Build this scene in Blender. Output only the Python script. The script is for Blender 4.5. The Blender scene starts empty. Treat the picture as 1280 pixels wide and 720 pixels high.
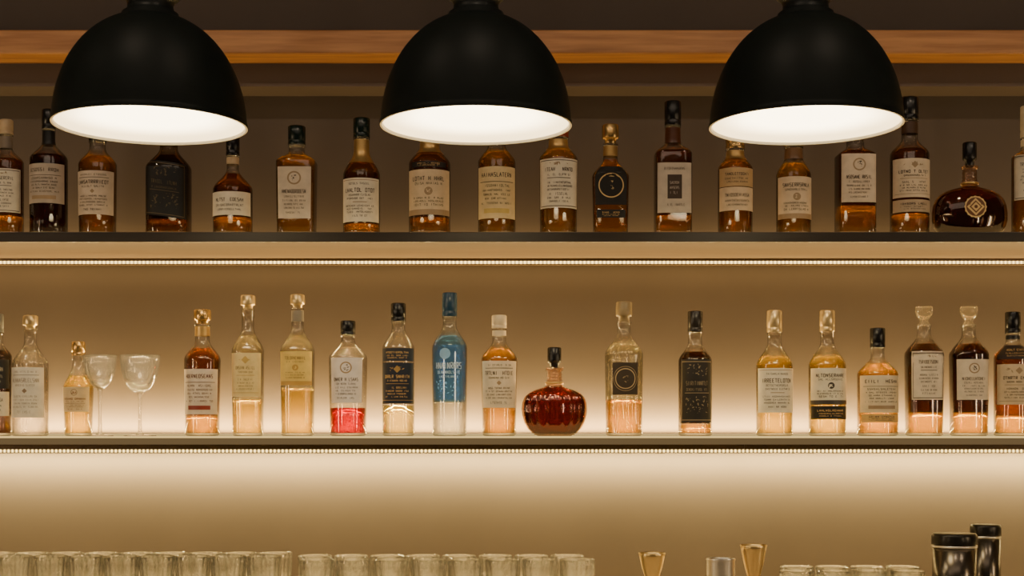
import bpy, math, random
from mathutils import Vector, Matrix
C = bpy.context.scene.collection
F = 1800.0; CD = 3.21; CZ = 1.418; HY = 535.0
def X(px, y): return (px-640)*(CD+y)/F
def Z(py, y): return CZ+(HY-py)*(CD+y)/F

# ------------------------------------------------------------ materials
MATS = {}
def nodes(name):
    m = bpy.data.materials.new(name); m.use_nodes = True
    nt = m.node_tree; nt.nodes.clear()
    return m, nt, nt.nodes, nt.links
def pbr(name, col, rough=.5, metal=0.0, trans=0.0, ior=1.45, noise=0.0, nscale=20, bump=0.0, stretch=(1,1,1), coat=0.0, col2=None, spec=.5):
    if name in MATS: return MATS[name]
    m, nt, N, L = nodes(name)
    o = N.new('ShaderNodeOutputMaterial'); b = N.new('ShaderNodeBsdfPrincipled')
    L.new(b.outputs[0], o.inputs[0])
    b.inputs['Base Color'].default_value = (*col, 1)
    b.inputs['Roughness'].default_value = rough
    b.inputs['Metallic'].default_value = metal
    b.inputs['Transmission Weight'].default_value = trans
    b.inputs['IOR'].default_value = ior
    b.inputs['Coat Weight'].default_value = coat
    b.inputs['Specular IOR Level'].default_value = spec
    if noise > 0 or bump > 0:
        tc = N.new('ShaderNodeTexCoord'); mp = N.new('ShaderNodeMapping')
        mp.inputs['Scale'].default_value = stretch
        nz = N.new('ShaderNodeTexNoise'); nz.inputs['Scale'].default_value = nscale
        nz.inputs['Detail'].default_value = 6 if trans == 0 else 1
        L.new(tc.outputs['Object'], mp.inputs[0]); L.new(mp.outputs[0], nz.inputs['Vector'])
        if noise > 0:
            mx = N.new('ShaderNodeMix'); mx.data_type = 'RGBA'
            c2 = col2 if col2 else tuple(c*(1-noise) for c in col)
            mx.inputs[6].default_value = (*col, 1); mx.inputs[7].default_value = (*c2, 1)
            cr = N.new('ShaderNodeMapRange'); cr.inputs[1].default_value = .35; cr.inputs[2].default_value = .65
            L.new(nz.outputs[0], cr.inputs[0]); L.new(cr.outputs[0], mx.inputs[0]); L.new(mx.outputs[2], b.inputs['Base Color'])
        if bump > 0:
            bp = N.new('ShaderNodeBump'); bp.inputs['Strength'].default_value = bump; bp.inputs['Distance'].default_value = .002
            L.new(nz.outputs[0], bp.inputs['Height']); L.new(bp.outputs[0], b.inputs['Normal'])
    MATS[name] = m
    return m
def emit(name, col, s):
    if name in MATS: return MATS[name]
    m, nt, N, L = nodes(name)
    o = N.new('ShaderNodeOutputMaterial'); e = N.new('ShaderNodeEmission')
    e.inputs[0].default_value = (*col, 1); e.inputs[1].default_value = s
    L.new(e.outputs[0], o.inputs[0]); MATS[name] = m; return m
def shell(name, tint, edge=.55, frost=0.0, rough=.03, refr=0.0, ior=1.4, blend=.3, gior=1.55, bump=.3, bscale=45):
    """glass pane: clear tinted, darker and shinier at grazing angles; optional frost and refraction share"""
    if name in MATS: return MATS[name]
    m, nt, N, L = nodes(name)
    o = N.new('ShaderNodeOutputMaterial')
    lw = N.new('ShaderNodeLayerWeight'); lw.inputs[0].default_value = blend
    mc = N.new('ShaderNodeMix'); mc.data_type = 'RGBA'
    mc.inputs[6].default_value = (*tint, 1); mc.inputs[7].default_value = (*[t*edge for t in tint], 1)
    L.new(lw.outputs['Facing'], mc.inputs[0])
    tr = N.new('ShaderNodeBsdfTransparent'); L.new(mc.outputs[2], tr.inputs[0])
    gl = N.new('ShaderNodeBsdfGlossy'); gl.inputs['Roughness'].default_value = rough
    fr = N.new('ShaderNodeFresnel')
    # a thin pane reflects the same from both sides
    ge = N.new('ShaderNodeNewGeometry'); im = N.new('ShaderNodeMapRange')
    im.inputs[3].default_value = gior; im.inputs[4].default_value = 1/gior
    L.new(ge.outputs['Backfacing'], im.inputs[0]); L.new(im.outputs[0], fr.inputs[0])
    ms = N.new('ShaderNodeMixShader'); L.new(fr.outputs[0], ms.inputs[0]); L.new(tr.outputs[0], ms.inputs[1]); L.new(gl.outputs[0], ms.inputs[2])
    last = ms
    if refr > 0:
        g = N.new('ShaderNodeBsdfGlass'); g.inputs['Color'].default_value = (*tint, 1); g.inputs['Roughness'].default_value = 0; g.inputs['IOR'].default_value = ior
        tc = N.new('ShaderNodeTexCoord'); nz = N.new('ShaderNodeTexNoise'); nz.inputs['Scale'].default_value = bscale; nz.inputs['Detail'].default_value = 1
        L.new(tc.outputs['Object'], nz.inputs['Vector'])
        bp = N.new('ShaderNodeBump'); bp.inputs['Strength'].default_value = bump; bp.inputs['Distance'].default_value = .002
        L.new(nz.outputs[0], bp.inputs['Height']); L.new(bp.outputs[0], g.inputs['Normal'])
        b = N.new('ShaderNodeMixShader'); b.inputs[0].default_value = refr
        L.new(last.outputs[0], b.inputs[1]); L.new(g.outputs[0], b.inputs[2]); last = b
    if frost > 0:
        df = N.new('ShaderNodeBsdfDiffuse'); df.inputs[0].default_value = (*tint, 1)
        tl = N.new('ShaderNodeBsdfTranslucent'); tl.inputs[0].default_value = (*tint, 1)
        a = N.new('ShaderNodeMixShader'); L.new(df.outputs[0], a.inputs[1]); L.new(tl.outputs[0], a.inputs[2])
        b = N.new('ShaderNodeMixShader'); b.inputs[0].default_value = frost
        L.new(last.outputs[0], b.inputs[1]); L.new(a.outputs[0], b.inputs[2]); last = b
    L.new(last.outputs[0], o.inputs[0]); MATS[name] = m; return m
def rgbmat(prefix, c, rough=.6, metal=0):
    return pbr('%s_%02x%02x%02x' % (prefix, *[int(v*255) for v in c]), c, rough, metal, noise=.12, nscale=60)

# ------------------------------------------------------------ mesh helpers
def mesh_obj(name, verts, faces, mats, mi=None, smooth=True, parent=None, loc=(0,0,0)):
    me = bpy.data.meshes.new(name); me.from_pydata([tuple(v) for v in verts], [], faces); me.update()
    for m in (mats if isinstance(mats, (list, tuple)) else [mats]): me.materials.append(m)
    for i, p in enumerate(me.polygons):
        p.use_smooth = smooth
        if mi: p.material_index = mi[i]
    ob = bpy.data.objects.new(name, me); C.objects.link(ob); ob.location = loc
    if parent: ob.parent = parent
    return ob
def ringpts(z, rx, ry, n, seg, fl=None):
    out = []
    for i in range(seg):
        t = 2*math.pi*i/seg; c, s = math.cos(t), math.sin(t)
        k = 1
        if fl and fl[2] <= z <= fl[3]: k = 1-fl[1]*(.5-.5*math.cos(fl[0]*t))
        out.append((k*rx*math.copysign(abs(c)**(2/n), c), k*ry*math.copysign(abs(s)**(2/n), s), z))
    return out
def loft(name, rings, mat, seg=40, cap0=True, cap1=True, fl=None, **k):
    v = []; f = []
    for r in rings: v += ringpts(*r, seg, fl)
    for j in range(len(rings)-1):
        for i in range(seg):
            a = j*seg+i; b = j*seg+(i+1) % seg
            f.append((a, b, b+seg, a+seg))
    if cap0: f.append(tuple(reversed(range(seg))))
    if cap1: f.append(tuple(range((len(rings)-1)*seg, len(rings)*seg)))
    return mesh_obj(name, v, f, mat, **k)
def lathe(name, prof, mat, seg=40, flute=0, fl=0, fz=None, **k):
    v = []; f = []; idx = []
    for r, z in prof:
        if r <= 1e-6: idx.append([len(v)]*seg); v.append((0, 0, z))
        else:
            base = len(v); idx.append([base+i for i in range(seg)])
            for i in range(seg):
                t = 2*math.pi*i/seg
                rr = r*(1+(fl*math.cos(flute*t) if (flute and fz and fz[0] <= z <= fz[1]) else 0))
                v.append((rr*math.cos(t), rr*math.sin(t), z))
    for j in range(len(prof)-1):
        A, B = idx[j], idx[j+1]
        for i in range(seg):
            q = [A[i], A[(i+1) % seg], B[(i+1) % seg], B[i]]
            q2 = []
            for w in q:
                if w not in q2: q2.append(w)
            if len(q2) > 2: f.append(tuple(q2))
    return mesh_obj(name, v, f, mat, **k)
def box(name, x0, x1, y0, y1, z0, z1, mat, bev=0.0, **k):
    cx, cy, cz = (x0+x1)/2, (y0+y1)/2, (z0+z1)/2
    v = [(x-cx, y-cy, z-cz) for x in (x0, x1) for y in (y0, y1) for z in (z0, z1)]
    f = [(0,1,3,2), (4,6,7,5), (0,4,5,1), (2,3,7,6), (0,2,6,4), (1,5,7,3)]
    k.setdefault('loc', (cx, cy, cz))
    ob = mesh_obj(name, v, f, mat, smooth=False, **k)
    if bev > 0:
        md = ob.modifiers.new('bevel', 'BEVEL'); md.width = bev; md.segments = 2
    return ob
def empty(name, loc, label, cat, group=None):
    e = bpy.data.objects.new(name, None); C.objects.link(e); e.location = loc; e.empty_display_size = .05
    e['label'] = label; e['category'] = cat
    if group: e['group'] = group
    return e
def sm(t): return t*t*(3-2*t)

# ------------------------------------------------------------ room
wallm = pbr('plaster_wall', (.106, .081, .066), .75, noise=.10, nscale=3, bump=.12)
ceilm = pbr('ceiling_paint', (.12, .10, .085), .9, noise=.05, nscale=4)
floorm = pbr('floor_wood', (.10, .06, .035), .5, noise=.5, nscale=6, stretch=(1, 8, 1))
WY = .29
def struct(o): o['kind'] = 'structure'; return o
struct(box('wall_back', -2.3, 2.3, WY, WY+.12, 0, 3.0, wallm))
struct(box('wall_left', -2.42, -2.3, -5, WY+.12, 0, 3.0, wallm))
struct(box('wall_right', 2.3, 2.42, -5, WY+.12, 0, 3.0, wallm))
struct(box('floor', -2.42, 2.42, -5, WY+.12, -.1, 0, floorm))
struct(box('ceiling', -2.42, 2.42, -5, WY+.12, 3.0, 3.1, ceilm))

beamm = pbr('oiled_oak', (.60, .29, .115), .42, noise=.35, nscale=5, stretch=(1, 14, 14), bump=.15, col2=(.40, .175, .065))
hdr = pbr('header_paint', (.12, .092, .075), .7, noise=.08, nscale=5)
yb = .10
b = struct(box('trim_1', -2.3, 2.3, yb, WY, Z(67, yb), Z(37, yb), beamm, bev=.004))
b['label'] = 'oiled oak beam running along the wall above the shelves'
b = struct(box('trim_2', -2.3, 2.3, .19, WY, Z(108, .19), Z(67, yb), hdr))
b['label'] = 'taupe painted header strip under the oak beam'

# ------------------------------------------------------------ shelves
US = 1.8454; LS = 1.400; FY = -.07; THU = .022; THL = .018
shm = pbr('shelf_wood', (.065, .038, .019), .5, noise=.3, nscale=4, stretch=(1, 12, 12), bump=.1)
edgem = pbr('shelf_edge_dark', (.035, .026, .02), .35, noise=.2, nscale=8, stretch=(1, 10, 10))
edgel = emit('shelf_edge_lit_glass', (1, .64, .28), .16)
glowL = emit('lit_shelf_glass', (1, .66, .22), 1.15)
glowU = emit('lit_shelf_glass_dim', (1, .66, .25), .95)
def shelf(zt, TH, em, bm, gm, label, gf):
    """board, front edge band and a backlit frosted glass top"""
    e = empty('wall_shelf', (0, WY, zt-TH), label, 'shelf', 'wall shelves')
    G = .004
    box('shelf_board', -2.3, 2.3, FY+.008-WY, -.0005, 0, TH-G, bm, parent=e, loc=(0, (FY+.008)/2-WY/2, (TH-G)/2))
    hb = TH-G if gf else TH
    o = box('edge_band', -2.3, 2.3, FY-WY, FY+.008-WY, 0, hb, em, bev=.0012, parent=e, loc=(0, FY+.004-WY, hb/2))
    o['label'] = 'thin front edge band'
    y0 = FY if gf else FY+.008
    g = box('glass_top', -2.299, 2.299, y0-WY, -.0005, TH-G, TH, gm, parent=e, loc=(0, (y0-WY)/2, TH-G/2))
    g['label'] = 'frosted glass top glowing warm white'
    return e
shU = shelf(US, THU, edgem, shm, glowU, 'long dark wooden wall shelf holding whisky bottles', False)
shL = shelf(LS, THL, edgel, shm, glowL, 'long backlit wall shelf holding spirits and glasses', True)

def ledmat(name, s, lo=.15):
    m, nt, N, L = nodes(name)
    o = N.new('ShaderNodeOutputMaterial'); e = N.new('ShaderNodeEmission'); e.inputs[0].default_value = (1, .66, .22, 1)
    g = N.new('ShaderNodeNewGeometry'); sx = N.new('ShaderNodeSeparateXYZ'); L.new(g.outputs['Position'], sx.inputs[0])
    a = N.new('ShaderNodeMath'); a.operation = 'MULTIPLY'; a.inputs[1].default_value = 2*math.pi/.0095; L.new(sx.outputs[0], a.inputs[0])
    si = N.new('ShaderNodeMath'); si.operation = 'SINE'; L.new(a.outputs[0], si.inputs[0])
    mr = N.new('ShaderNodeMapRange'); mr.inputs[1].default_value = -.4; mr.inputs[2].default_value = .6
    mr.inputs[3].default_value = s*lo; mr.inputs[4].default_value = s; L.new(si.outputs[0], mr.inputs[0])
    L.new(mr.outputs[0], e.inputs[1]); L.new(e.outputs[0], o.inputs[0]); return m
ledU = ledmat('led_tape_soft', 5, .3); ledL = ledmat('led_tape_bright', 5, .12)
upm = emit('uplight_diffuser', (1, .68, .26), 1.5)
alu = pbr('led_channel_metal', (.14, .095, .055), .4, metal=.4, noise=.1, nscale=20)
def area(name, loc, rot, sx, sy, e, col, parent=None, spread=None):
    l = bpy.data.lights.new(name, 'AREA'); l.shape = 'RECTANGLE'; l.size = sx; l.size_y = sy; l.energy = e; l.color = col
    if spread: l.spread = spread
    o = bpy.data.objects.new(name, l); C.objects.link(o); o.location = loc; o.rotation_euler = rot
    if parent: o.parent = parent
    return o
WARM = (1, .665, .245); WARM2 = (1, .75, .30)
YL = .240
def strip(sh, x0, x1, hc, lm, power, label, col):
    cx = (x0+x1)/2; w = (x1-x0)/2
    ch = box('led_channel', -w, w, -.006, .006, -hc/2, hc/2, alu, parent=sh, loc=(cx, YL-WY, -hc/2))
    ch['label'] = label
    box('led_tape', -w, w, -.006, .004, -.0034, .0034, lm, parent=ch, loc=(0, -.001, -hc/2-.0034))
    box('channel_lip', -w, w, -.007, .006, -.001, .001, alu, parent=ch, loc=(0, -.0005, -hc/2-.0078))
    area('strip_glow', (0, .010, -hc/2-.0105), (math.radians(20), 0, 0), 2*w, .010, power*2*w/4.6, col, ch)
xj = X(930, YL)
for x0, x1 in ((-2.29, xj-.0006), (xj+.0006, 2.29)):
    strip(shU, x0, x1, .006, ledU, 1.4, 'slim warm white led strip', WARM)
    strip(shL, x0, x1, .0155, ledL, 44, 'slim bright warm white led strip', WARM2)
def uptape(sh, TH, power, yy):
    ch = box('led_uplight_channel', -2.29, 2.29, -.005, .005, -.001, .001, alu, parent=sh, loc=(0, yy-WY, TH+.001))
    box('led_uplight_diffuser', -2.29, 2.29, -.004, .004, -.001, .001, upm, parent=ch, loc=(0, 0, .002))
    area('uplight_glow', (0, 0, .0035), (math.radians(180), 0, 0), 4.55, .01, power, WARM, ch)
uptape(shL, THL, 74, .265)
uptape(shU, THU, 3.0, .26)

# ------------------------------------------------------------ pendants
shade_out = pbr('pendant_enamel', (.006, .010, .0095), .50, noise=.2, nscale=30, spec=.22)
shade_in = pbr('pendant_inner_white', (.85, .8, .7), .6, noise=.02)
def diffmat():
    m, nt, N, L = nodes('pendant_diffuser_glow')
    o = N.new('ShaderNodeOutputMaterial'); e = N.new('ShaderNodeEmission')
    tc = N.new('ShaderNodeTexCoord'); sx = N.new('ShaderNodeVectorMath'); sx.operation = 'LENGTH'; L.new(tc.outputs['Object'], sx.inputs[0])
    mr = N.new('ShaderNodeMapRange'); mr.interpolation_type = 'SMOOTHSTEP'; mr.inputs[1].default_value = .09; mr.inputs[2].default_value = .170
    mr.inputs[3].default_value = 0; mr.inputs[4].default_value = 1; L.new(sx.outputs['Value'], mr.inputs[0])
    mx = N.new('ShaderNodeMix'); mx.data_type = 'RGBA'; mx.inputs[6].default_value = (1, .82, .50, 1); mx.inputs[7].default_value = (1, .72, .36, 1)
    L.new(mr.outputs[0], mx.inputs[0]); L.new(mx.outputs[2], e.inputs[0])
    m2 = N.new('ShaderNodeMapRange'); m2.inputs[3].default_value = 10; m2.inputs[4].default_value = 4.5; L.new(mr.outputs[0], m2.inputs[0])
    L.new(m2.outputs[0], e.inputs[1]); L.new(e.outputs[0], o.inputs[0]); return m
diff = diffmat()
rodm = pbr('pendant_black_fitting', (.009, .012, .012), .42, noise=.1, spec=.3)
YP = -.61; RP = .172; zr = Z(158, YP)
def pendant(px):
    x = X(px, YP)
    e = empty('pendant_lamp', (x, YP, zr), 'black dome pendant lamp with glowing warm white underside', 'lamp', 'row of pendant lamps')
    H = Z(20, YP)-zr; out = []
    n = 22
    for i in range(n+1):
        t = (math.pi/2-.20)*i/n
        out.append((RP*math.cos(t)**(.92), H*math.sin(t)**1.02/math.sin(math.pi/2-.20)))
    inn = [(max(r-.003, .001), z*.985) for r, z in out]
    prof = [(RP+.0012, 0), (RP+.0016, .006), (RP, .008)] + [p for p in out[1:] if p[1] > .01]
    lathe('shade', prof, shade_out, 72, parent=e)
    lathe('shade_lining', [(RP+.001, 0), (RP-.0025, 0)]+[p for p in inn[1:]]+[(0, inn[-1][1])], shade_in, 72, parent=e)['label'] = 'white inner lining'
    d = lathe('diffuser', [(0, .022), (RP*.5, .0195), (RP*.93, .013), (RP*.968, .007), (RP*.968, .004)], diff, 64, parent=e)
    d['label'] = 'glowing opal diffuser'
    lathe('socket_cover', [(0.056, H-.014), (.055, H-.004), (.0505, H-.003), (.050, H+.004), (.044, H+.006), (.0415, H+.012), (.0405, H+.018), (.043, H+.026), (.050, H+.031), (.0525, H+.033), (.0525, H+.050), (.0495, H+.052), (.0495, H+.085), (.046, H+.10), (.02, H+.125), (0, H+.127)], rodm, 40, parent=e)
    lathe('cord', [(.006, H+.12), (.006, 3.0-zr-.02)], rodm, 12, parent=e)
    lathe('ceiling_canopy', [(0, 3.0-zr-.04), (.045, 3.0-zr-.035), (.06, 3.0-zr-.02), (.06, 3.0-zr)], rodm, 32, parent=e)
for px in (188, 595, 1007): pendant(px)

# ------------------------------------------------------------ bottles
LET = [[(.5,0,.5,1)], [(.1,0,.1,1),(.1,0,.9,0)], [(.1,0,.1,1),(.1,0,.9,0),(.1,.5,.7,.5),(.1,1,.9,1)], [(.1,0,.1,1),(.9,0,.9,1),(.1,.5,.9,.5)],
       [(.5,0,.5,1),(0,1,1,1)], [(.1,0,.1,1),(.9,0,.9,1),(.1,1,.9,0)], [(.1,0,.1,1),(.9,0,.9,1),(.1,0,.9,0),(.1,1,.9,1)],
       [(0,0,.5,1),(.5,1,1,0),(.25,.4,.75,.4)], [(.1,0,.1,1),(.1,1,.9,1),(.9,1,.9,.5),(.9,.5,.1,.5),(.4,.5,.9,0)], [(.9,1,.1,1),(.1,1,.1,.5),(.1,.5,.9,.5),(.9,.5,.9,0),(.9,0,.1,0)]]
# elements: f frame, l line, r bar, c disc, k diamond, q flecks/ornament, t small print row, T title print row
STY = {
 'a': [('f', 1), ('q', 8, .88, .92, -.4, .4, 2), ('T', .78, .09, .62, 10, 1), ('t', .67, .04, .5, 16, 1), ('l', .60, .5, 1), ('t', .51, .04, .55, 18, 1), ('t', .44, .035, .6, 20, 1), ('t', .37, .035, .5, 18, 1), ('t', .28, .05, .4, 10, 1), ('t', .20, .035, .5, 16, 1), ('t', .13, .035, .4, 14, 1)],
 'b': [('k', 0, .84, .09, 2), ('q', 8, .80, .90, -.5, .5, 2), ('T', .66, .09, .66, 10, 1), ('t', .56, .04, .5, 16, 1), ('l', .48, .6, 2), ('t', .39, .045, .5, 13, 1), ('t', .31, .035, .6, 18, 1), ('t', .24, .03, .5, 17, 1), ('t', .17, .03, .6, 18, 1), ('l', .08, .85, 2)],
 'c': [('r', .0, .12, -1, 1, 2), ('T', .80, .11, .66, 9, 1), ('t', .69, .05, .55, 14, 1), ('c', 0, .52, .09, 2), ('q', 6, .48, .56, -.08, .08, 0), ('t', .37, .035, .6, 18, 1), ('t', .30, .035, .6, 18, 1), ('t', .22, .045, .6, 14, 1)],
 'd': [('f', 2), ('q', 26, .74, .92, -.6, .6, 2), ('T', .62, .08, .62, 10, 2), ('t', .52, .04, .6, 16, 2), ('q', 40, .14, .42, -.65, .65, 2), ('l', .46, .7, 2)],
 'e': [('l', .95, .9, 2), ('t', .87, .04, .5, 14, 1), ('T', .72, .11, .70, 9, 1), ('t', .61, .045, .5, 14, 1), ('t', .53, .035, .6, 18, 1), ('r', .44, .455, -.3, .3, 2), ('t', .36, .035, .65, 19, 1), ('t', .29, .035, .6, 18, 1), ('t', .22, .035, .6, 18, 1), ('t', .13, .04, .4, 12, 1)],
 'g': [('r', .28, .76, -.42, .42, 1), ('t', .60, .05, .28, 6, 0), ('t', .50, .05, .28, 6, 0), ('t', .40, .05, .28, 6, 0), ('t', .88, .05, .6, 14, 1), ('t', .16, .05, .6, 14, 1)],
 'h': [('r', .70, .712, -.8, .8, 1), ('T', .84, .10, .70, 9, 1), ('t', .63, .045, .6, 14, 1), ('t', .54, .035, .66, 19, 1), ('t', .46, .035, .6, 19, 1), ('t', .38, .035, .5, 17, 1), ('t', .29, .035, .7, 20, 1), ('r', .10, .19, -.55, .55, 2)],
 'j': [('c', 0, .78, .13, 2), ('c', 0, .78, .10, 0), ('q', 8, .72, .84, -.14, .14, 1), ('T', .52, .09, .72, 10, 1), ('t', .42, .04, .6, 15, 1), ('t', .34, .035, .7, 18, 1), ('t', .27, .035, .6, 18, 1), ('t', .20, .035, .6, 18, 1), ('t', .11, .035, .5, 14, 1)],
 'o': [('c', 0, .5, .49, 2), ('c', 0, .5, .37, 0), ('c', 0, .5, .32, 2), ('c', 0, .5, .29, 0), ('q', 9, .38, .62, -.2, .2, 2)],
 's': [('T', .66, .17, .60, 10, 1), ('t', .42, .09, .6, 15, 1), ('t', .24, .07, .5, 15, 1)],
 'm': [('t', .91, .035, .6, 16, 1), ('l', .84, .7, 1), ('T', .74, .10, .72, 10, 1), ('t', .64, .04, .5, 14, 1), ('k', 0, .53, .05, 2), ('t', .42, .035, .6, 18, 1), ('t', .35, .03, .7, 20, 1), ('t', .28, .03, .6, 18, 1), ('t', .21, .03, .66, 19, 1), ('t', .11, .045, .4, 10, 1)],
 'w': [('c', -.2, .84, .10, 2), ('q', 16, .08, .36, -.7, .7, 2), ('T', .62, .14, .7, 6, 1), ('t', .50, .05, .6, 12, 1), ('t', .42, .04, .5, 12, 1)],
 'n': [],
}
def interp(rings, z):
    if z <= rings[0][0]: return rings[0][1:]
    for a, b in zip(rings, rings[1:]):
        if a[0] <= z <= b[0]:
            t = (z-a[0])/max(b[0]-a[0], 1e-9)
            return tuple(a[i]+(b[i]-a[i])*t for i in (1, 2, 3))
    return rings[-1][1:]
def make_label(parent, rings, z0, z1, wf, cols, style, rng, skew=0.0, name='paper_label', lab=None, base=None):
    amax = math.asin(min(wf, .985))
    def pt(u, v, off):
        z = z0+(z1-z0)*v + skew*u
        rx, ry, n = interp(rings, z); rx += off; ry += off
        if n < 2.4:
            a = u*amax; s = math.sin(a)
        else: s = u*wf
        c = max(0, 1-abs(s)**n)**(1/n)
        return (rx*s, -ry*c, z)
    V = []; Fc = []; MI = []
    def grid(u0, u1, v0, v1, nu, nv, off, mi):
        b0 = len(V)
        for j in range(nv+1):
            for i in range(nu+1): V.append(pt(u0+(u1-u0)*i/nu, v0+(v1-v0)*j/nv, off))
        for j in range(nv):
            for i in range(nu):
                a = b0+j*(nu+1)+i; Fc.append((a, a+1, a+nu+2, a+nu+1)); MI.append(mi)
    def quad(pts, off, mi):
        b0 = len(V)
        for u, v in pts: V.append(pt(u, v, off))
        Fc.append(tuple(range(b0, b0+len(pts)))); MI.append(mi)
    grid(-1, 1, 0, 1, 28, 8, .0006, 0)
    rx, ry, n = interp(rings, (z0+z1)/2)
    asp = (z1-z0)/((rx*amax) if n < 2.4 else rx*wf)
    lay = .0009
    for el in STY[style]:
        lay += .00010
        k = el[0]
        if k == 'f':
            for (a, b2, c, d) in ((-.93, .93, .03, .045), (-.93, .93, .955, .97)): grid(a, b2, c, d, 16, 1, lay, el[1])
            for a in (-.93, .91): grid(a, a+.02, .03, .97, 1, 2, lay, el[1])
        elif k == 'l': grid(-el[2], el[2], el[1], el[1]+.012, 12, 1, lay, el[3])
        elif k == 'r': grid(el[3], el[4], el[1], el[2], 16, 2, lay, el[5])
        elif k == 'q':
            for _ in range(el[1]):
                u = rng.uniform(el[4], el[5]); v = rng.uniform(el[2], el[3]); a = rng.uniform(0, 3.14); L1 = rng.uniform(.03, .10); L2 = L1*rng.uniform(.2, .5)
                dx, dy = math.cos(a), math.sin(a)
                quad([(u+(dx*p-dy*q), v+(dy*p+dx*q)/asp) for p, q in ((L1, 0), (0, L2), (-L1, 0), (0, -L2))], lay, el[6])
        elif k in 'ck':
            cx, cy, r, mi = el[1:]
            rv = r; ru = r*asp
            if ru > .9: rv *= .9/ru; ru = .9
            nn = 32 if k == 'c' else 4; NR = 6
            b0 = len(V); V.append(pt(cx, cy, lay))
            for q in range(1, NR+1):
                for t in range(nn): V.append(pt(cx+ru*q/NR*math.cos(t*2*math.pi/nn), cy+rv*q/NR*math.sin(t*2*math.pi/nn), lay))
            for t in range(nn): Fc.append((b0, b0+1+t, b0+1+(t+1) % nn)); MI.append(mi)
            for q in range(NR-1):
                for t in range(nn):
                    a = b0+1+q*nn+t; c = b0+1+q*nn+(t+1) % nn
                    Fc.append((a, a+nn, c+nn, c)); MI.append(mi)
        elif k in 'tT':
            _, vc, vh, uw, nch, mi = el
            if k == 'T': nch += 3; vh *= .78
            cw = 2*uw/nch
            for i in range(nch):
                if k == 't' and rng.random() < .14: continue
                if k == 'T' and nch > 9 and i == nch//2+rng.randint(-1, 1): continue
                ux = -uw+i*cw; w = cw*(.72 if k == 't' else .74); th = max(cw*(.13 if k == 't' else .18), .010)
                for (xa, ya, xb, yb_) in rng.choice(LET):
                    A = Vector((ux+xa*w, (vc-vh/2+ya*vh)*asp)); B = Vector((ux+xb*w, (vc-vh/2+yb_*vh)*asp)); dd = (B-A)
                    if dd.length < 1e-6: continue
                    nn = Vector((-dd.y, dd.x)).normalized()*th*.62
                    ps = [A+nn, A-nn, B-nn, B+nn]
                    quad([(p.x, p.y/asp) for p in ps], lay, mi)
    mats = [base or rgbmat('label_paper', cols[0], .55), rgbmat('label_ink', cols[1], .5),
            rgbmat('label_accent', cols[2], .4)]
    o = mesh_obj(name, V, Fc, mats, MI, smooth=False, parent=parent)
    if lab: o['label'] = lab
    return o

GOLD = (.66, .43, .16); PGOLD = (.80, .60, .30); BLK = (.01, .01, .01); CREAM = (.80, .66, .44); WHT = (.90, .81, .63); DGREEN = (.005, .016, .012)
INK = (.07, .045, .03); RED = (.30, .05, .03); TAN = (.60, .44, .26); NAVY = (.01, .02, .06); LINE = (.42, .29, .16)
LIQ = {
 'amber': (.89, .57, .12), 'honey': (.93, .67, .17), 'dark': (.58, .30, .07), 'orange': (.92, .64, .15), 'deep': (.28, .07, .018), 'pale': (.99, .91, .55),
 'clear': (1, .99, .98), 'red': (.76, .03, .03), 'cola': (.24, .12, .05), 'gold': (.98, .82, .30), 'blue': (.45, .70, 1.0), 'straw': (.99, .97, .84)}
def liqmat(k): return shell('liquid_'+k, LIQ[k], .20, refr=(.12 if k in ('red', 'clear') else .33), ior=1.36, blend=.22, bump=.5)
def captype(e, z0, z1, rn, col, kind):
    met = 0.8 if col == GOLD else (.6 if col == PGOLD else 0)
    m = rgbmat('cap_finish', col, .25, met)
    h = z1-z0
    if kind == 'screw':
        r = rn+.0016
        o = lathe('cap', [(r-.0005, z0), (r, z0+.001), (r, z0+h*.18), (r-.0006, z0+h*.2), (r-.0006, z0+h*.24), (r, z0+h*.26), (r, z1-.002), (r-.002, z1), (0, z1)], m, 32, parent=e)
    elif kind == 'cork':
        r = rn+.003
        o = lathe('cap', [(rn*.8, z0), (rn*.8, z0+h*.25), (r-.001, z0+h*.27), (r, z0+h*.34), (r, z1-.003), (r-.002, z1-.0006), (r-.005, z1), (0, z1)], m, 32, parent=e)
    elif kind == 'stopper':
        m = shell('stopper_crystal', (.95, .90, .80), .25, frost=.05, refr=.6, ior=1.45)
        o = lathe('glass_stopper', [(rn*.7, z0-.002), (rn*.75, z0+h*.12), (rn*.55, z0+h*.22), (rn*.8, z0+h*.35), (rn*1.15, z0+h*.5), (rn*1.3, z0+h*.85), (rn*1.2, z1-.001), (0, z1)], m, 24, parent=e)
    return o
BI = 0
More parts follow.
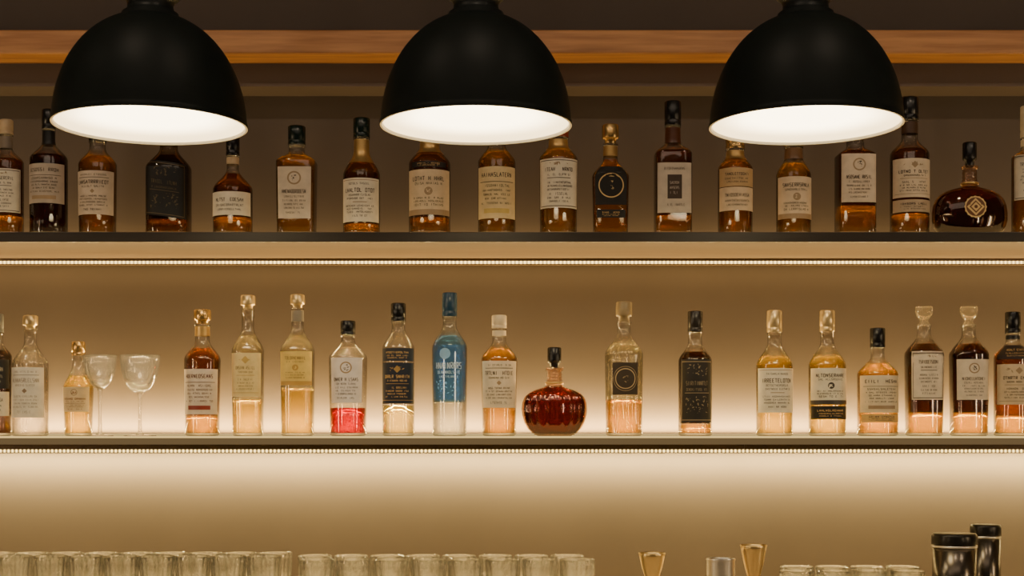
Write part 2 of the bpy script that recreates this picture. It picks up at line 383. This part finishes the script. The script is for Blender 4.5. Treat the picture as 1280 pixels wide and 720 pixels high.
def bottle(px, w, top, capb, neckb, sh, fill, shape, cap, liquid, labels, text, shelfz=US, y=0.0, foil=None, tint=(.99, .985, .97), frost=0, nw=15, flare=0, rot=0, group='bottles on the upper shelf', lowliq=None, base=None, facets=None, k=1.0):
    global BI; BI += 1
    rng = random.Random(100+BI)
    e = empty('liquor_bottle', (X(px, y), y, shelfz), text, 'bottle', group)
    sc = (CD+y)/F
    zz = lambda py: Z(py, y)-shelfz
    R = w*sc/2; rn = nw*sc/2
    zt, zc, zn, zs, zf = zz(top), zz(capb), zz(neckb), zz(sh), zz(fill)
    n = {'round': 2.0, 'square': 5.0, 'flat': 4.0, 'soft': 2.9}[shape]
    ky = {'round': 1.0, 'square': .92, 'flat': .62, 'soft': .95}[shape]
    Rb = R*(1-flare)
    rings = [(0, Rb*.90, Rb*.90*ky, n), (.0012, Rb*.96, Rb*.96*ky, n), (.0035, Rb*.99, Rb*.99*ky, n), (.008, Rb, Rb*ky, n)]
    for i in range(1, 7):
        t = i/6; r = Rb+(R-Rb)*t; rings.append((.008+(zs-.008)*t, r, r*ky, n))
    K = 12
    for i in range(1, K+1):
        t = i/K; s = sm(t**k)
        r = R+(rn-R)*s; nn = n+(2-n)*t
        kk = ky+(1-ky)*t
        rings.append((zs+(zn-zs)*t, r, r*kk, nn))
    rings += [(zc-.006, rn*.97, rn*.97, 2), (zc-.005, rn*1.08, rn*1.08, 2), (zc-.0015, rn*1.08, rn*1.08, 2), (zc, rn, rn, 2)]
    gm = shell('bottle_glass_%02x%02x%02x_%d' % (*[int(c*255) for c in tint], int(frost*10)), tint, .04, frost, refr=.16, ior=1.5, bump=.5, bscale=60, gior=1.8, blend=.27, rough=.02)
    fl = (facets, .07, .009, zs+.02) if facets else None
    loft('glass_body', rings, gm, 72 if facets else 44, fl=fl, parent=e)
    def liq(z0, z1, kind, nm='liquid'):
        ins = .0022; lr = []
        for z, rx, ry, n_ in rings:
            if z0 < z+.004 and z < z1 and z > .003: lr.append((max(z, z0), rx-ins, ry-ins, n_))
        a = interp(rings, z0); lr = [(z0, (a[0]-ins)*.95, (a[1]-ins)*.95, a[2]), (z0+.0015, a[0]-ins, a[1]-ins, a[2])]+[r for r in lr if r[0] > z0+.002]
        a = interp(rings, z1); lr.append((z1, a[0]-ins, a[1]-ins, a[2]))
        return loft(nm, lr, liqmat(kind), 72 if facets else 40, fl=fl, parent=e)
    if lowliq:  # dark whiskies: paler base liquid paints in light glowing through the bottom
        zm = zz(lowliq[0]); liq(.007, zm, lowliq[1])
        if liquid: liq(zm+.0006, zf, liquid, 'upper_liquid')
    elif liquid: liq(.007, zf, liquid)
    captype(e, zc-.001, zt, rn, cap[0], cap[1])
    if foil:
        zfo = zz(foil[1]); fr = []
        for i in range(9):
            z = zfo+(zc-.006-zfo)*i/8; a = interp(rings, z); fr.append((z, a[0]+.0007, a[1]+.0007, a[2]))
        loft('neck_foil', fr, rgbmat('foil', foil[0], .35, .8 if foil[0] == GOLD else 0), 36, cap0=False, cap1=False, parent=e)
    for i, lb in enumerate(labels):
        y0, y1, wf, cols, st = lb[:5]
        make_label(e, rings, zz(y1), zz(y0), wf, cols, st, rng, skew=(lb[5] if len(lb) > 5 else 0), name='paper_label' if i == 0 else 'second_label', base=base)
    if rot: e.rotation_euler = (0, 0, rot)
    return e
def CL(a, b=INK, c=LINE): return (a, b, c)
sc_, co_, st_ = 'screw', 'cork', 'stopper'
# upper shelf
bottle(8, 42, 150, 168, 186, 204, 200, 'round', (TAN, sc_), 'dark', [(214, 268, .94, CL(WHT), 'a')], 'dark whisky bottle with grey cap and white label', foil=((.25,.2,.15), 186), lowliq=(272, 'amber'))
bottle(61, 46, 137, 161, 178, 200, 195, 'round', (BLK, sc_), 'deep', [(208, 257, .94, CL((.54,.45,.35)), 'h')], 'dark bottle with black cap and dull beige label', foil=(BLK, 182))
bottle(122, 47, 160, 176, 186, 207, 197, 'round', (BLK, sc_), 'amber', [(217, 271, .95, CL((.70,.57,.43)), 'm')], 'stout amber whisky bottle with pale lettered label', nw=20, flare=.04)
bottle(211, 54, 150, 175, 186, 212, 196, 'soft', (BLK, sc_), 'cola', [(206, 274, .93, CL((.010,.010,.010), (.16,.11,.05), (.12,.08,.035)), 'd', -.006)], 'square black whisky bottle with large slanted black label', nw=22, tint=(.7, .6, .5), lowliq=(277, 'amber'))
bottle(291, 49, 168, 194, 212, 238, 218, 'round', (BLK, sc_), 'dark', [(243, 272, .95, CL(WHT), 's')], 'short amber bottle with black cap and small white label', foil=(TAN, 206), lowliq=(274, 'amber'))
bottle(371, 49, 158, 181, 190, 204, 196, 'square', (DGREEN, sc_), 'orange', [(212, 276, .84, CL((.78,.66,.50)), 'j')], 'square orange whisky bottle with dark green cap', nw=20, flare=.05)
bottle(452, 46, 148, 172, 190, 220, 205, 'round', (DGREEN, sc_), 'dark', [(226, 280, .95, CL(WHT), 'e')], 'amber bottle with green cap, gold neck and white label', foil=(GOLD, 205), nw=19, lowliq=(282, 'amber'))
bottle(537, 52, 150, 172, 184, 206, 196, 'round', (BLK, sc_), 'dark', [(216, 272, .95, CL((.80,.63,.40)), 'c'), (206, 213, .80, CL(BLK, GOLD), 's')], 'wide amber whisky bottle with cream label', foil=(GOLD, 193), nw=24, lowliq=(275, 'amber'))
bottle(621, 47, 150, 172, 182, 204, 192, 'round', (BLK, sc_), 'orange', [(212, 276, .95, CL((.82,.64,.34), INK, (.7,.5,.15)), 'h')], 'orange whisky bottle with yellow and cream label', nw=22)
bottle(698, 48, 150, 172, 182, 200, 190, 'round', (RED, sc_), 'orange', [(202, 263, .95, CL(WHT), 'a')], 'amber bottle with long white printed label', nw=24, foil=(GOLD, 188), flare=.04)
bottle(763, 46, 156, 180, 200, 222, 200, 'flat', (GOLD, co_), 'amber', [(210, 258, .86, CL((.012,.01,.008), GOLD, (.74,.53,.24)), 'o'), (264, 274, .8, CL(BLK, GOLD), 's')], 'dark flat bottle with round emblem and gold stopper', foil=(GOLD, 196), nw=18, flare=.06)
bottle(841, 46, 127, 157, 178, 194, 190, 'square', (BLK, sc_), 'dark', [(207, 269, .90, CL((.64,.55,.43)), 'g')], 'square dark whisky bottle with tall black cap and pale label', foil=((.1,.03,.01), 180), nw=19, lowliq=(272, 'amber'))
bottle(919, 43, 160, 186, 194, 212, 204, 'round', (GOLD, sc_), 'amber', [(213, 236, .95, CL((.62,.42,.2)), 's'), (237, 266, .95, CL((.82,.64,.42)), 's')], 'amber whisky bottle with gold neck and tan label', foil=(GOLD, 200), nw=22)
bottle(992, 43, 160, 183, 196, 220, 206, 'round', (GOLD, sc_), 'orange', [(224, 276, .95, CL((.82,.65,.44)), 'c')], 'amber whisky bottle with beige label', foil=((.2,.1,.04), 200), nw=22)
bottle(1069, 47, 150, 172, 184, 196, 190, 'square', (BLK, sc_), 'dark', [(196, 256, .90, CL((.78,.64,.47)), 'j')], 'dark square bottle with large pale printed label', nw=22, lowliq=(260, 'amber'))
bottle(1137, 48, 122, 150, 174, 194, 188, 'round', (BLK, sc_), 'dark', [(202, 250, .95, CL((.80,.66,.47)), 'b'), (253, 268, .95, CL((.55,.42,.28)), 's')], 'tall amber bottle with black cap and beige label', foil=((.08,.04,.02), 168), nw=20, lowliq=(270, 'amber'))
bottle(1284, 38, 133, 172, 186, 198, 194, 'round', (CREAM, sc_), 'amber', [(196, 252, .95, CL(WHT), 'a')], 'amber bottle with cream cap and white label', foil=(CREAM, 184))
# lower shelf
G2 = 'bottles on the lower shelf'
def LB(*a, **k): return bottle(*a, shelfz=LS, group=G2, **k)
CLR = 'clear'
LB(-4, 36, 392, 415, 428, 446, 438, 'round', ((.2,.2,.18), sc_), 'cola', [(450, 486, .95, CL((.02,.02,.02), CREAM), 's'), (490, 520, .95, CL(WHT), 's')], 'dark bottle with black and white labels at the shelf end')
LB(38, 44, 394, 411, 428, 456, 440, 'round', (PGOLD, co_), CLR, [(460, 522, .90, CL((.92,.86,.72), (.40,.33,.24), (.35,.25,.15)), 'm')], 'clear spirit bottle with tall white frosted label', facets=14)
LB(98, 37, 427, 444, 454, 484, 470, 'round', (GOLD, sc_), 'gold', [(484, 515, .88, CL((.80,.62,.36), (.25,.10,.04)), 'j')], 'small rounded amber bottle with cream label beside wine glasses', y=.02, flare=.10, k=.75)
LB(253, 45, 387, 405, 426, 450, 436, 'round', (GOLD, co_), 'dark', [(462, 518, .93, CL((.80,.68,.54), (.12,.03,.02), RED), 'h')], 'amber whisky bottle with red and white label', foil=(GOLD, 420), nw=18, flare=.07, lowliq=(520, 'honey'))
LB(310, 39, 369, 386, 410, 440, 420, 'soft', (PGOLD, co_), 'straw', [(442, 496, .92, CL((.88,.70,.32), (.35,.22,.08), (.65,.42,.12)), 'b')], 'tall clear bottle with yellow cream label and cork', nw=15, flare=.05, lowliq=(500, 'gold'))
LB(372, 42, 368, 385, 410, 440, 420, 'soft', (PGOLD, co_), 'straw', [(440, 482, .92, CL((.88,.64,.18), (.35,.2,.06), (.6,.35,.08)), 'c')], 'tall clear bottle with golden label and pale cork', nw=15, foil=((.3,.26,.2), 402), flare=.05, lowliq=(486, 'gold'))
LB(435, 48, 401, 418, 426, 448, 440, 'round', (BLK, sc_), None, [(448, 504, .80, CL((.86,.78,.72)), 'j')], 'clear bottle with black cap and bright red base', nw=17, lowliq=(510, 'red'), flare=.06)
LB(498, 40, 379, 401, 412, 436, 425, 'round', (BLK, sc_), None, [(436, 452, .95, CL((.02,.025,.04), GOLD), 's'), (454, 505, .95, CL((.01,.016,.035), GOLD, (.4,.25,.08)), 'b')], 'slim clear vodka bottle with black label and gold lettering', nw=17, lowliq=(507, 'pale'))
LB(562, 44, 366, 395, 406, 436, 420, 'round', ((.02,.06,.11), sc_), 'blue', [(432, 500, .90, CL((.08,.33,.72), (.65,.78,.9), (.30,.55,.85)), 'w')], 'tall bottle with translucent blue body and clear base', nw=17, tint=(.94, .98, 1.0), lowliq=(503, 'clear'), base=shell('frosted_blue_print', (.42, .66, 1.0), .3, frost=.12, refr=.25, gior=1.9), flare=.04)
LB(624, 45, 394, 410, 426, 450, 436, 'round', (CREAM, sc_), 'honey', [(452, 510, .93, CL((.84,.70,.50)), 'm')], 'amber bourbon bottle with cream cap and beige label', foil=(CREAM, 420), nw=17, flare=.07)
LB(780, 48, 377, 402, 416, 444, 430, 'round', ((.34,.25,.13), co_), 'straw', [(454, 494, .66, CL((.05,.035,.022), GOLD, (.58,.42,.20)), 'o')], 'clear embossed bottle with dark oval label', nw=17, facets=16, flare=.06, lowliq=(500, 'honey'))
LB(869, 42, 389, 415, 428, 452, 440, 'round', ((.03,.025,.02), sc_), 'cola', [(450, 528, .88, CL((.022,.019,.016), (.55,.45,.3), (.30,.23,.13)), 'd')], 'black labelled dark bottle standing alone on the shelf', nw=17, lowliq=(530, 'honey'), facets=12)
LB(968, 45, 388, 415, 428, 458, 446, 'round', (PGOLD, sc_), 'gold', [(461, 516, .95, CL((.90,.82,.64)), 'e')], 'pale golden bottle with gold cap and white label', nw=17)
LB(1034, 46, 388, 414, 428, 458, 446, 'round', (PGOLD, sc_), 'gold', [(461, 506, .95, CL((.88,.80,.60), INK, (.06,.05,.04)), 'c'), (508, 524, .95, CL(BLK, GOLD), 's')], 'golden whisky bottle with white and black label', nw=17)
LB(1097, 50, 410, 434, 446, 468, 455, 'round', (BLK, sc_), 'honey', [(470, 516, .95, CL((.86,.72,.48)), 'h'), (518, 528, .9, CL(GOLD), 's')], 'short wide amber bottle with black cap and cream label', nw=17)
LB(1155, 46, 383, 406, 418, 444, 430, 'soft', (BLK, st_), 'cola', [(440, 500, .86, CL((.86,.74,.56)), 'a')], 'square whisky bottle with crystal stopper and white label', nw=17, lowliq=(516, 'honey'), flare=.05)
LB(1211, 46, 383, 406, 418, 444, 430, 'soft', (BLK, st_), 'cola', [(450, 500, .86, CL((.86,.74,.56)), 'j')], 'square whisky bottle with crystal stopper and dark neck band', nw=17, lowliq=(516, 'honey'), flare=.05)
LB(1266, 46, 390, 416, 426, 448, 436, 'round', (BLK, sc_), 'dark', [(432, 450, .95, CL((.03,.02,.02), GOLD), 's'), (456, 506, .95, CL((.78,.62,.40)), 'b')], 'dark bottle with black cap and tan label', nw=17, foil=(BLK, 424), lowliq=(520, 'honey'))

def decanter(px, w, top, capb, neckb, bodytop, shelfz, y, prof, liqk, text, group, emblem, nw=17, fl=None, capn=None):
    sc = (CD+y)/F
    e = empty('liquor_bottle', (X(px, y), y, shelfz), text, 'bottle', group)
    zz = lambda py: Z(py, y)-shelfz
    zb = zz(bodytop); R = w*sc/2; rn = nw*sc/2; ky = .5
    rings = [(zb*t, R*r, max(R*r*ky, rn if t > .5 else 0), 2.0) for t, r in prof]
    zn, zc, zt = zz(neckb), zz(capb), zz(top)
    last = rings[-1]
    for i in range(1, 7):
        t = i/6; s = 1-(1-t)**2.2
        rings.append((zb+(zn-zb)*t, last[1]+(rn-last[1])*s, last[2]+(rn-last[2])*s, 2))
    nrid = 3
    for i in range(nrid):
        za = zn+.006+(zc-.010-zn-.006)*i/nrid; zd = (zc-.010-zn-.006)/nrid
        rings += [(za, rn*.95, rn*.95, 2), (za+zd*.35, rn*1.06, rn*1.06, 2), (za+zd*.75, rn*.95, rn*.95, 2)]
    rings += [(zc-.008, rn*.92, rn*.92, 2), (zc-.006, rn*1.15, rn*1.15, 2), (zc-.001, rn*1.15, rn*1.15, 2), (zc, rn, rn, 2)]
    rings.sort(key=lambda r: r[0])
    fz = (fl, .09, zb*.05, zb*.9) if fl else None
    loft('glass_body', rings, shell('cognac_glass', (.92, .74, .60), .3, refr=.3, ior=1.5, gior=1.8), 108 if fl else 56, fl=fz, parent=e)
    lr = [(max(z, .004+.0001*i), rx*.93-.001, ry*.93-.001, n) for i, (z, rx, ry, n) in enumerate(rings) if z <= zb+(zn-zb)*.35]
    loft('liquid', lr, liqmat(liqk), 108 if fl else 48, fl=fz, parent=e)
    captype(e, zc-.001, zt, (capn or nw)*sc/2, BLK, co_)
    loft('neck_ring', [(zn-.001, rn*1.05, rn*1.05, 2), (zn, rn*1.22, rn*1.22, 2), (zn+.004, rn*1.22, rn*1.22, 2), (zn+.005, rn*1.05, rn*1.05, 2)], rgbmat('foil', GOLD, .35, .8), 32, parent=e)
    if emblem == 'diamond':
        zc2 = zz(262); r = 14*sc
        v = []; f = []; mi = []
        def sp(a, b_, off):
            z = zc2+b_; q = interp(rings, z); s = max(-1, min(1, a/q[0])); return (a, -(q[1])*math.sqrt(1-s*s)-.001-off, z)
        for k, (rr, nn, m_) in enumerate(((1, 32, 0), (.84, 32, 1), (.78, 4, 0), (.56, 4, 1), (.42, 4, 0), (.16, 8, 1))):
            b0 = len(v); v.append(sp(0, 0, .0012+k*.0003))
            for t in range(nn):
                an = 2*math.pi*t/nn; q = rr*(1-.07*(t % 2)) if k == 0 else rr
                v.append(sp(r*q*math.cos(an), r*q*math.sin(an), .0012+k*.0003))
            for t in range(nn): f.append((b0, b0+1+t, b0+1+(t+1) % nn)); mi.append(m_)
        mesh_obj('emblem_label', v, f, [rgbmat('label_paper', (.82, .58, .24), .4), rgbmat('label_ink', (.16, .06, .02), .5)], mi, smooth=False, parent=e)
    return e
decanter(1212, 94, 178, 208, 231, 235, US, 0.0, [(0, .64), (.04, .78), (.10, .88), (.19, .95), (.32, 1.0), (.48, 1.0), (.62, .975), (.75, .91), (.85, .80), (.92, .66), (.97, .48), (1, .30)], 'deep', 'squat round dark red cognac decanter with gold medallion label', 'bottles on the upper shelf', 'diamond', nw=18, capn=14)
decanter(693, 82, 434, 460, 480, 485, LS, 0.0, [(0, .52), (.03, .60), (.08, .70), (.16, .82), (.28, .92), (.42, .98), (.56, 1.0), (.70, .98), (.81, .91), (.90, .77), (.96, .58), (1, .38)], 'deep', 'round bellied dark cognac decanter with black stopper', G2, None, nw=19, fl=18, capn=14)

# ------------------------------------------------------------ wine glasses
thin = shell('stemware_crystal', (1, 1, 1), .25, frost=.06, refr=.25, ior=1.4, bump=.1, gior=1.8)
def wineglass(px, w, top, bowlb, y):
    sc = (CD+y)/F; zz = lambda py: Z(py, y)-LS
    e = empty('wine_glass', (X(px, y), y, LS), 'clear stemmed wine glass with flared bowl', 'glass', 'wine glasses on the lower shelf')
    R = w*sc/2; zt, zb = zz(top), zz(bowlb); h = zt-zb
    prof = []
    for t, r in ((0, .09), (.02, .22), (.06, .38), (.13, .53), (.22, .66), (.34, .77), (.48, .86), (.63, .92), (.80, .965), (1, 1.0)): prof.append((R*r, zb+h*t))
    inner = [(max(r-.0012, 0), z+.0006) for r, z in reversed(prof[1:])]
    lathe('bowl', [(0, zb)]+prof+inner+[(0, zb+.002)], thin, 48, parent=e)
    lathe('stem', [(0, zb), (.0065, zb-.0005), (.0042, zb-.008), (.0036, zb*.5), (.0044, .010), (.009, .004), (0, .004)], thin, 16, parent=e)
    lathe('foot', [(0, .0039), (.008, .0039), (.02, .0022), (R*.78, .0015), (R*.8, .0007), (R*.78, 0), (0, 0)], thin, 40, parent=e)
wineglass(125, 42, 444, 486, -.02); wineglass(175, 50, 444, 491, -.02)

# ------------------------------------------------------------ counter
CT = 1.04
stone = pbr('counter_stone', (.55, .46, .34), .25, noise=.15, nscale=14)
cabm = pbr('cabinet_wood', (.12, .07, .04), .5, noise=.4, nscale=4, stretch=(6, 1, 1))
w = box('worktop', -2.3, 2.3, -.52, WY-.001, CT-.04, CT, stone, bev=.003)
w['label'] = 'stone back bar worktop holding glassware and bar tools'; w['category'] = 'worktop'
cb = empty('back_bar_cabinet', (0, WY, 0), 'dark wooden back bar cabinet beneath the worktop', 'cabinet')
box('body', -2.29, 2.29, -.77, -.002, 0, CT-.041, cabm, parent=cb, loc=(0, -.386, (CT-.041)/2))
for i in range(6):
    x = -1.9+i*.76
    d = box('door', -.37, .37, -.01, .01, -.46, .46, cabm, bev=.004, parent=cb, loc=(x, -.781, .50))
    h = lathe('handle', [(0, -.06), (.006, -.06), (.006, .06), (0, .06)], pbr('brass', (.7, .45, .18), .3, metal=1), 12, parent=d, loc=(.3, -.016, .3))

cut = shell('cut_glass', (1, 1, .99), .22, frost=.012, refr=.55, ior=1.48, bump=.4, bscale=90, gior=1.8)
def tumbler_proto(R, H, wall, base, fl, nfl, name, label, grp):
    e = empty(name, (0, 0, CT), label, 'glass', grp)
    prof = [(0, 0), (R*.78, 0), (R*.82, .002)]
    for i in range(1, 9): prof.append((R*(.82+.18*i/9), .002+(H*.9-.002)*i/9))
    prof += [(R*.985, H*.88), (R*1.0, H*.90), (R*1.0, H-.001), (R-.0006, H), (R-wall, H-.0008), (R*.96-wall, H*.85), (R*.78-wall, base+.006), (R*.7-wall, base), (0, base)]
    lathe('cup', prof, cut, 120, flute=nfl, fl=fl, fz=(.001, H*.87), parent=e)
    return e
def dup(e, loc, rz):
    n = e.copy(); C.objects.link(n); n.location = loc; n.rotation_euler = (0, 0, rz)
    for c in e.children:
        k = c.copy(); k.parent = n; C.objects.link(k)
    return n
rg = random.Random(5)
def row(proto, pxs, y, first=False):
    for i, px in enumerate(pxs):
        p = (X(px, y), y, CT)
        if first and i == 0: proto.location = p
        else: dup(proto, p, rg.random()*.5)
yG = -.21
Ha = Z(695, yG)-CT; Hb = Z(699, yG)-CT
pa = tumbler_proto(.0365, Ha, .0014, .014, .03, 16, 'highball_glass', 'clear cut highball glass in rows on the worktop', 'highball glasses on the worktop')
row(pa, [18+44.6*i for i in range(8)], yG, True)
row(pa, [-4+43.5*i for i in range(9)], yG+.078)
pb = tumbler_proto(.0368, Hb, .0014, .018, .03, 12, 'tumbler_glass', 'clear faceted tumbler in rows on the worktop', 'tumblers on the worktop')
row(pb, [396+46.5*i for i in range(8)], yG, True)
row(pb, [394+45.0*i for i in range(8)], yG+.09)
Hc = Z(713, yG)-CT
pc = tumbler_proto(.036, Hc, .0013, .015, .02, 12, 'rocks_glass', 'short clear rocks glass on the worktop', 'rocks glasses on the worktop')
row(pc, [996+46*i for i in range(4)], yG, True)
row(pc, [996+44*i for i in range(4)], yG+.09)

brass = pbr('polished_brass', (1.0, .74, .34), .30, metal=.95, noise=.08, nscale=40)
steel = pbr('brushed_steel', (.85, .80, .72), .34, metal=.9, noise=.1, nscale=30)
def jigger(px, w, top, y, label):
    s = (CD+y)/F; R = w*s/2; H = Z(top, y)-CT; wz = H*.42
    e = empty('jigger', (X(px, y), y, CT), label, 'jigger', 'brass jiggers')
    lathe('upper_cup', [(.0055, wz), (R*.50, wz+.018), (R*.74, wz+(H-wz)*.55), (R*.93, H-.008), (R, H-.001), (R-.0008, H), (R-.002, H-.002), (R*.68, wz+(H-wz)*.55), (R*.3, wz+.02), (0, wz+.016)], brass, 40, parent=e)
    lathe('lower_cup', [(.0055, wz), (R*.55, wz-.016), (R*.85, .01), (R*.9, .001), (R*.9-.001, 0), (R*.8, .004), (R*.4, wz-.02), (0, wz-.014)], brass, 40, parent=e)
    lathe('waist_ring', [(.0055, wz-.002), (.0075, wz-.001), (.0075, wz+.001), (.0055, wz+.002)], brass, 24, parent=e)
jigger(815, 34, 691, -.25, 'brass double ended jigger beside the tumblers')
jigger(942, 34, 681, -.25, 'taller brass jigger beside the steel shaker')
s = (CD-.25)/F; R = 18*s; H = Z(698, -.25)-CT
e = empty('shaker_tin', (X(901, -.25), -.25, CT), 'straight sided steel cup between two brass jiggers', 'shaker')
lathe('tin_body', [(0, 0), (R*.90, 0), (R*.93, .003), (R*.96, H*.4), (R*.99, H-.006), (R, H-.004), (R*1.01, H-.001), (R, H), (R*.96, H-.001), (R*.95, H-.006), (R*.92, H*.4), (R*.88, .006), (0, .005)], steel, 48, parent=e)
lathe('rolled_rim', [(R*1.0, H-.004), (R*1.03, H-.002), (R*1.0, H+.0005)], steel, 48, parent=e)

lidm = pbr('black_canister_lid', (.03, .027, .024), .28, metal=.5, noise=.1)
smoke = pbr('dark_steel_body', (.15, .13, .105), .24, metal=.95, noise=.15, nscale=10)
def press(px, w, top, y, label):
    s = (CD+y)/F; R = w*s/2; H = Z(top, y)-CT
    e = empty('lidded_canister', (X(px, y), y, CT), label, 'canister', 'lidded canisters')
    lathe('canister_body', [(0, 0), (R*.9, 0), (R*.96, .003), (R*.96, H-.026), (R*.93, H-.026), (R*.93, .006), (0, .005)], smoke, 56, parent=e)
    lathe('lid', [(R*.9, H-.026), (R*.985, H-.025), (R*1.0, H-.022), (R*1.0, H-.008), (R*.98, H-.004), (R*.92, H-.001), (R*.5, H-.0003), (0, H)], lidm, 56, parent=e)
    lathe('metal_band', [(R*.965, H-.030), (R*.995, H-.0295), (R*.995, H-.0255), (R*.965, H-.025)], steel, 56, parent=e)
press(1193, 56, 666, -.22, 'dark steel canister with black lid on the worktop')
press(1232, 38, 655, -.09, 'narrow dark canister with black lid behind another')

# ------------------------------------------------------------ light + camera
area('room_fill_light', (0, -2.2, 2.9), (math.radians(38), 0, 0), 3.0, .8, 7, (1, .79, .60))  # unseen soft fill added to brighten the labels from the camera side
fx = pbr('glint_light_trim', (.5, .5, .5), .4)
for i in range(5):  # unseen ceiling spots added to put glints on glass and caps
    x = -1.6+.8*i
    e = empty('glint_light', (x, -1.15, 3.0), 'unseen small ceiling spot added for glints on the bottles', 'lamp', 'added glint lights')
    lathe('trim_ring', [(.035, 0), (.035, -.006), (.05, -.006), (.055, 0)], fx, 32, parent=e)
    l = bpy.data.lights.new('glint_spot', 'SPOT'); l.energy = 8; l.color = (1, .79, .58); l.shadow_soft_size = .035; l.spot_size = math.radians(100); l.spot_blend = .6
    o = bpy.data.objects.new('glint_spot', l); C.objects.link(o); o.parent = e; o.location = (0, 0, -.03); o.rotation_euler = (math.radians(38), 0, 0)
# unseen tall lamps added on the side walls for vertical streaks on bottles
scm = emit('streak_light_glow', (1, .80, .55), 17)
for sx_ in (-1, 1):
    for yy in (-1.3, -3.0):
        e = empty('streak_light', (sx_*2.3, yy, 1.60), 'unseen glowing tube on brass backplate, added for streaks on the bottles', 'lamp', 'added streak lights')
        box('backplate', -.01, .01, -.09, .09, -.45, .45, brass, parent=e, loc=(-sx_*.011, 0, 0))
        lathe('streak_tube', [(0, -.38), (.045, -.37), (.05, -.35), (.05, .35), (.045, .37), (0, .38)], scm, 24, parent=e, loc=(-sx_*.075, 0, 0))
wd = bpy.data.worlds.new('World'); bpy.context.scene.world = wd; wd.use_nodes = True
wd.node_tree.nodes['Background'].inputs[0].default_value = (1, .78, .58, 1); wd.node_tree.nodes['Background'].inputs[1].default_value = .04
cam = bpy.data.cameras.new('camera'); co = bpy.data.objects.new('camera', cam); C.objects.link(co)
co.location = (0, -CD, CZ); co.rotation_euler = (math.radians(90), 0, 0)
cam.sensor_width = 36; cam.lens = F/1280*36; cam.shift_y = (HY-360)/1280; cam.clip_start = .05
bpy.context.scene.camera = co
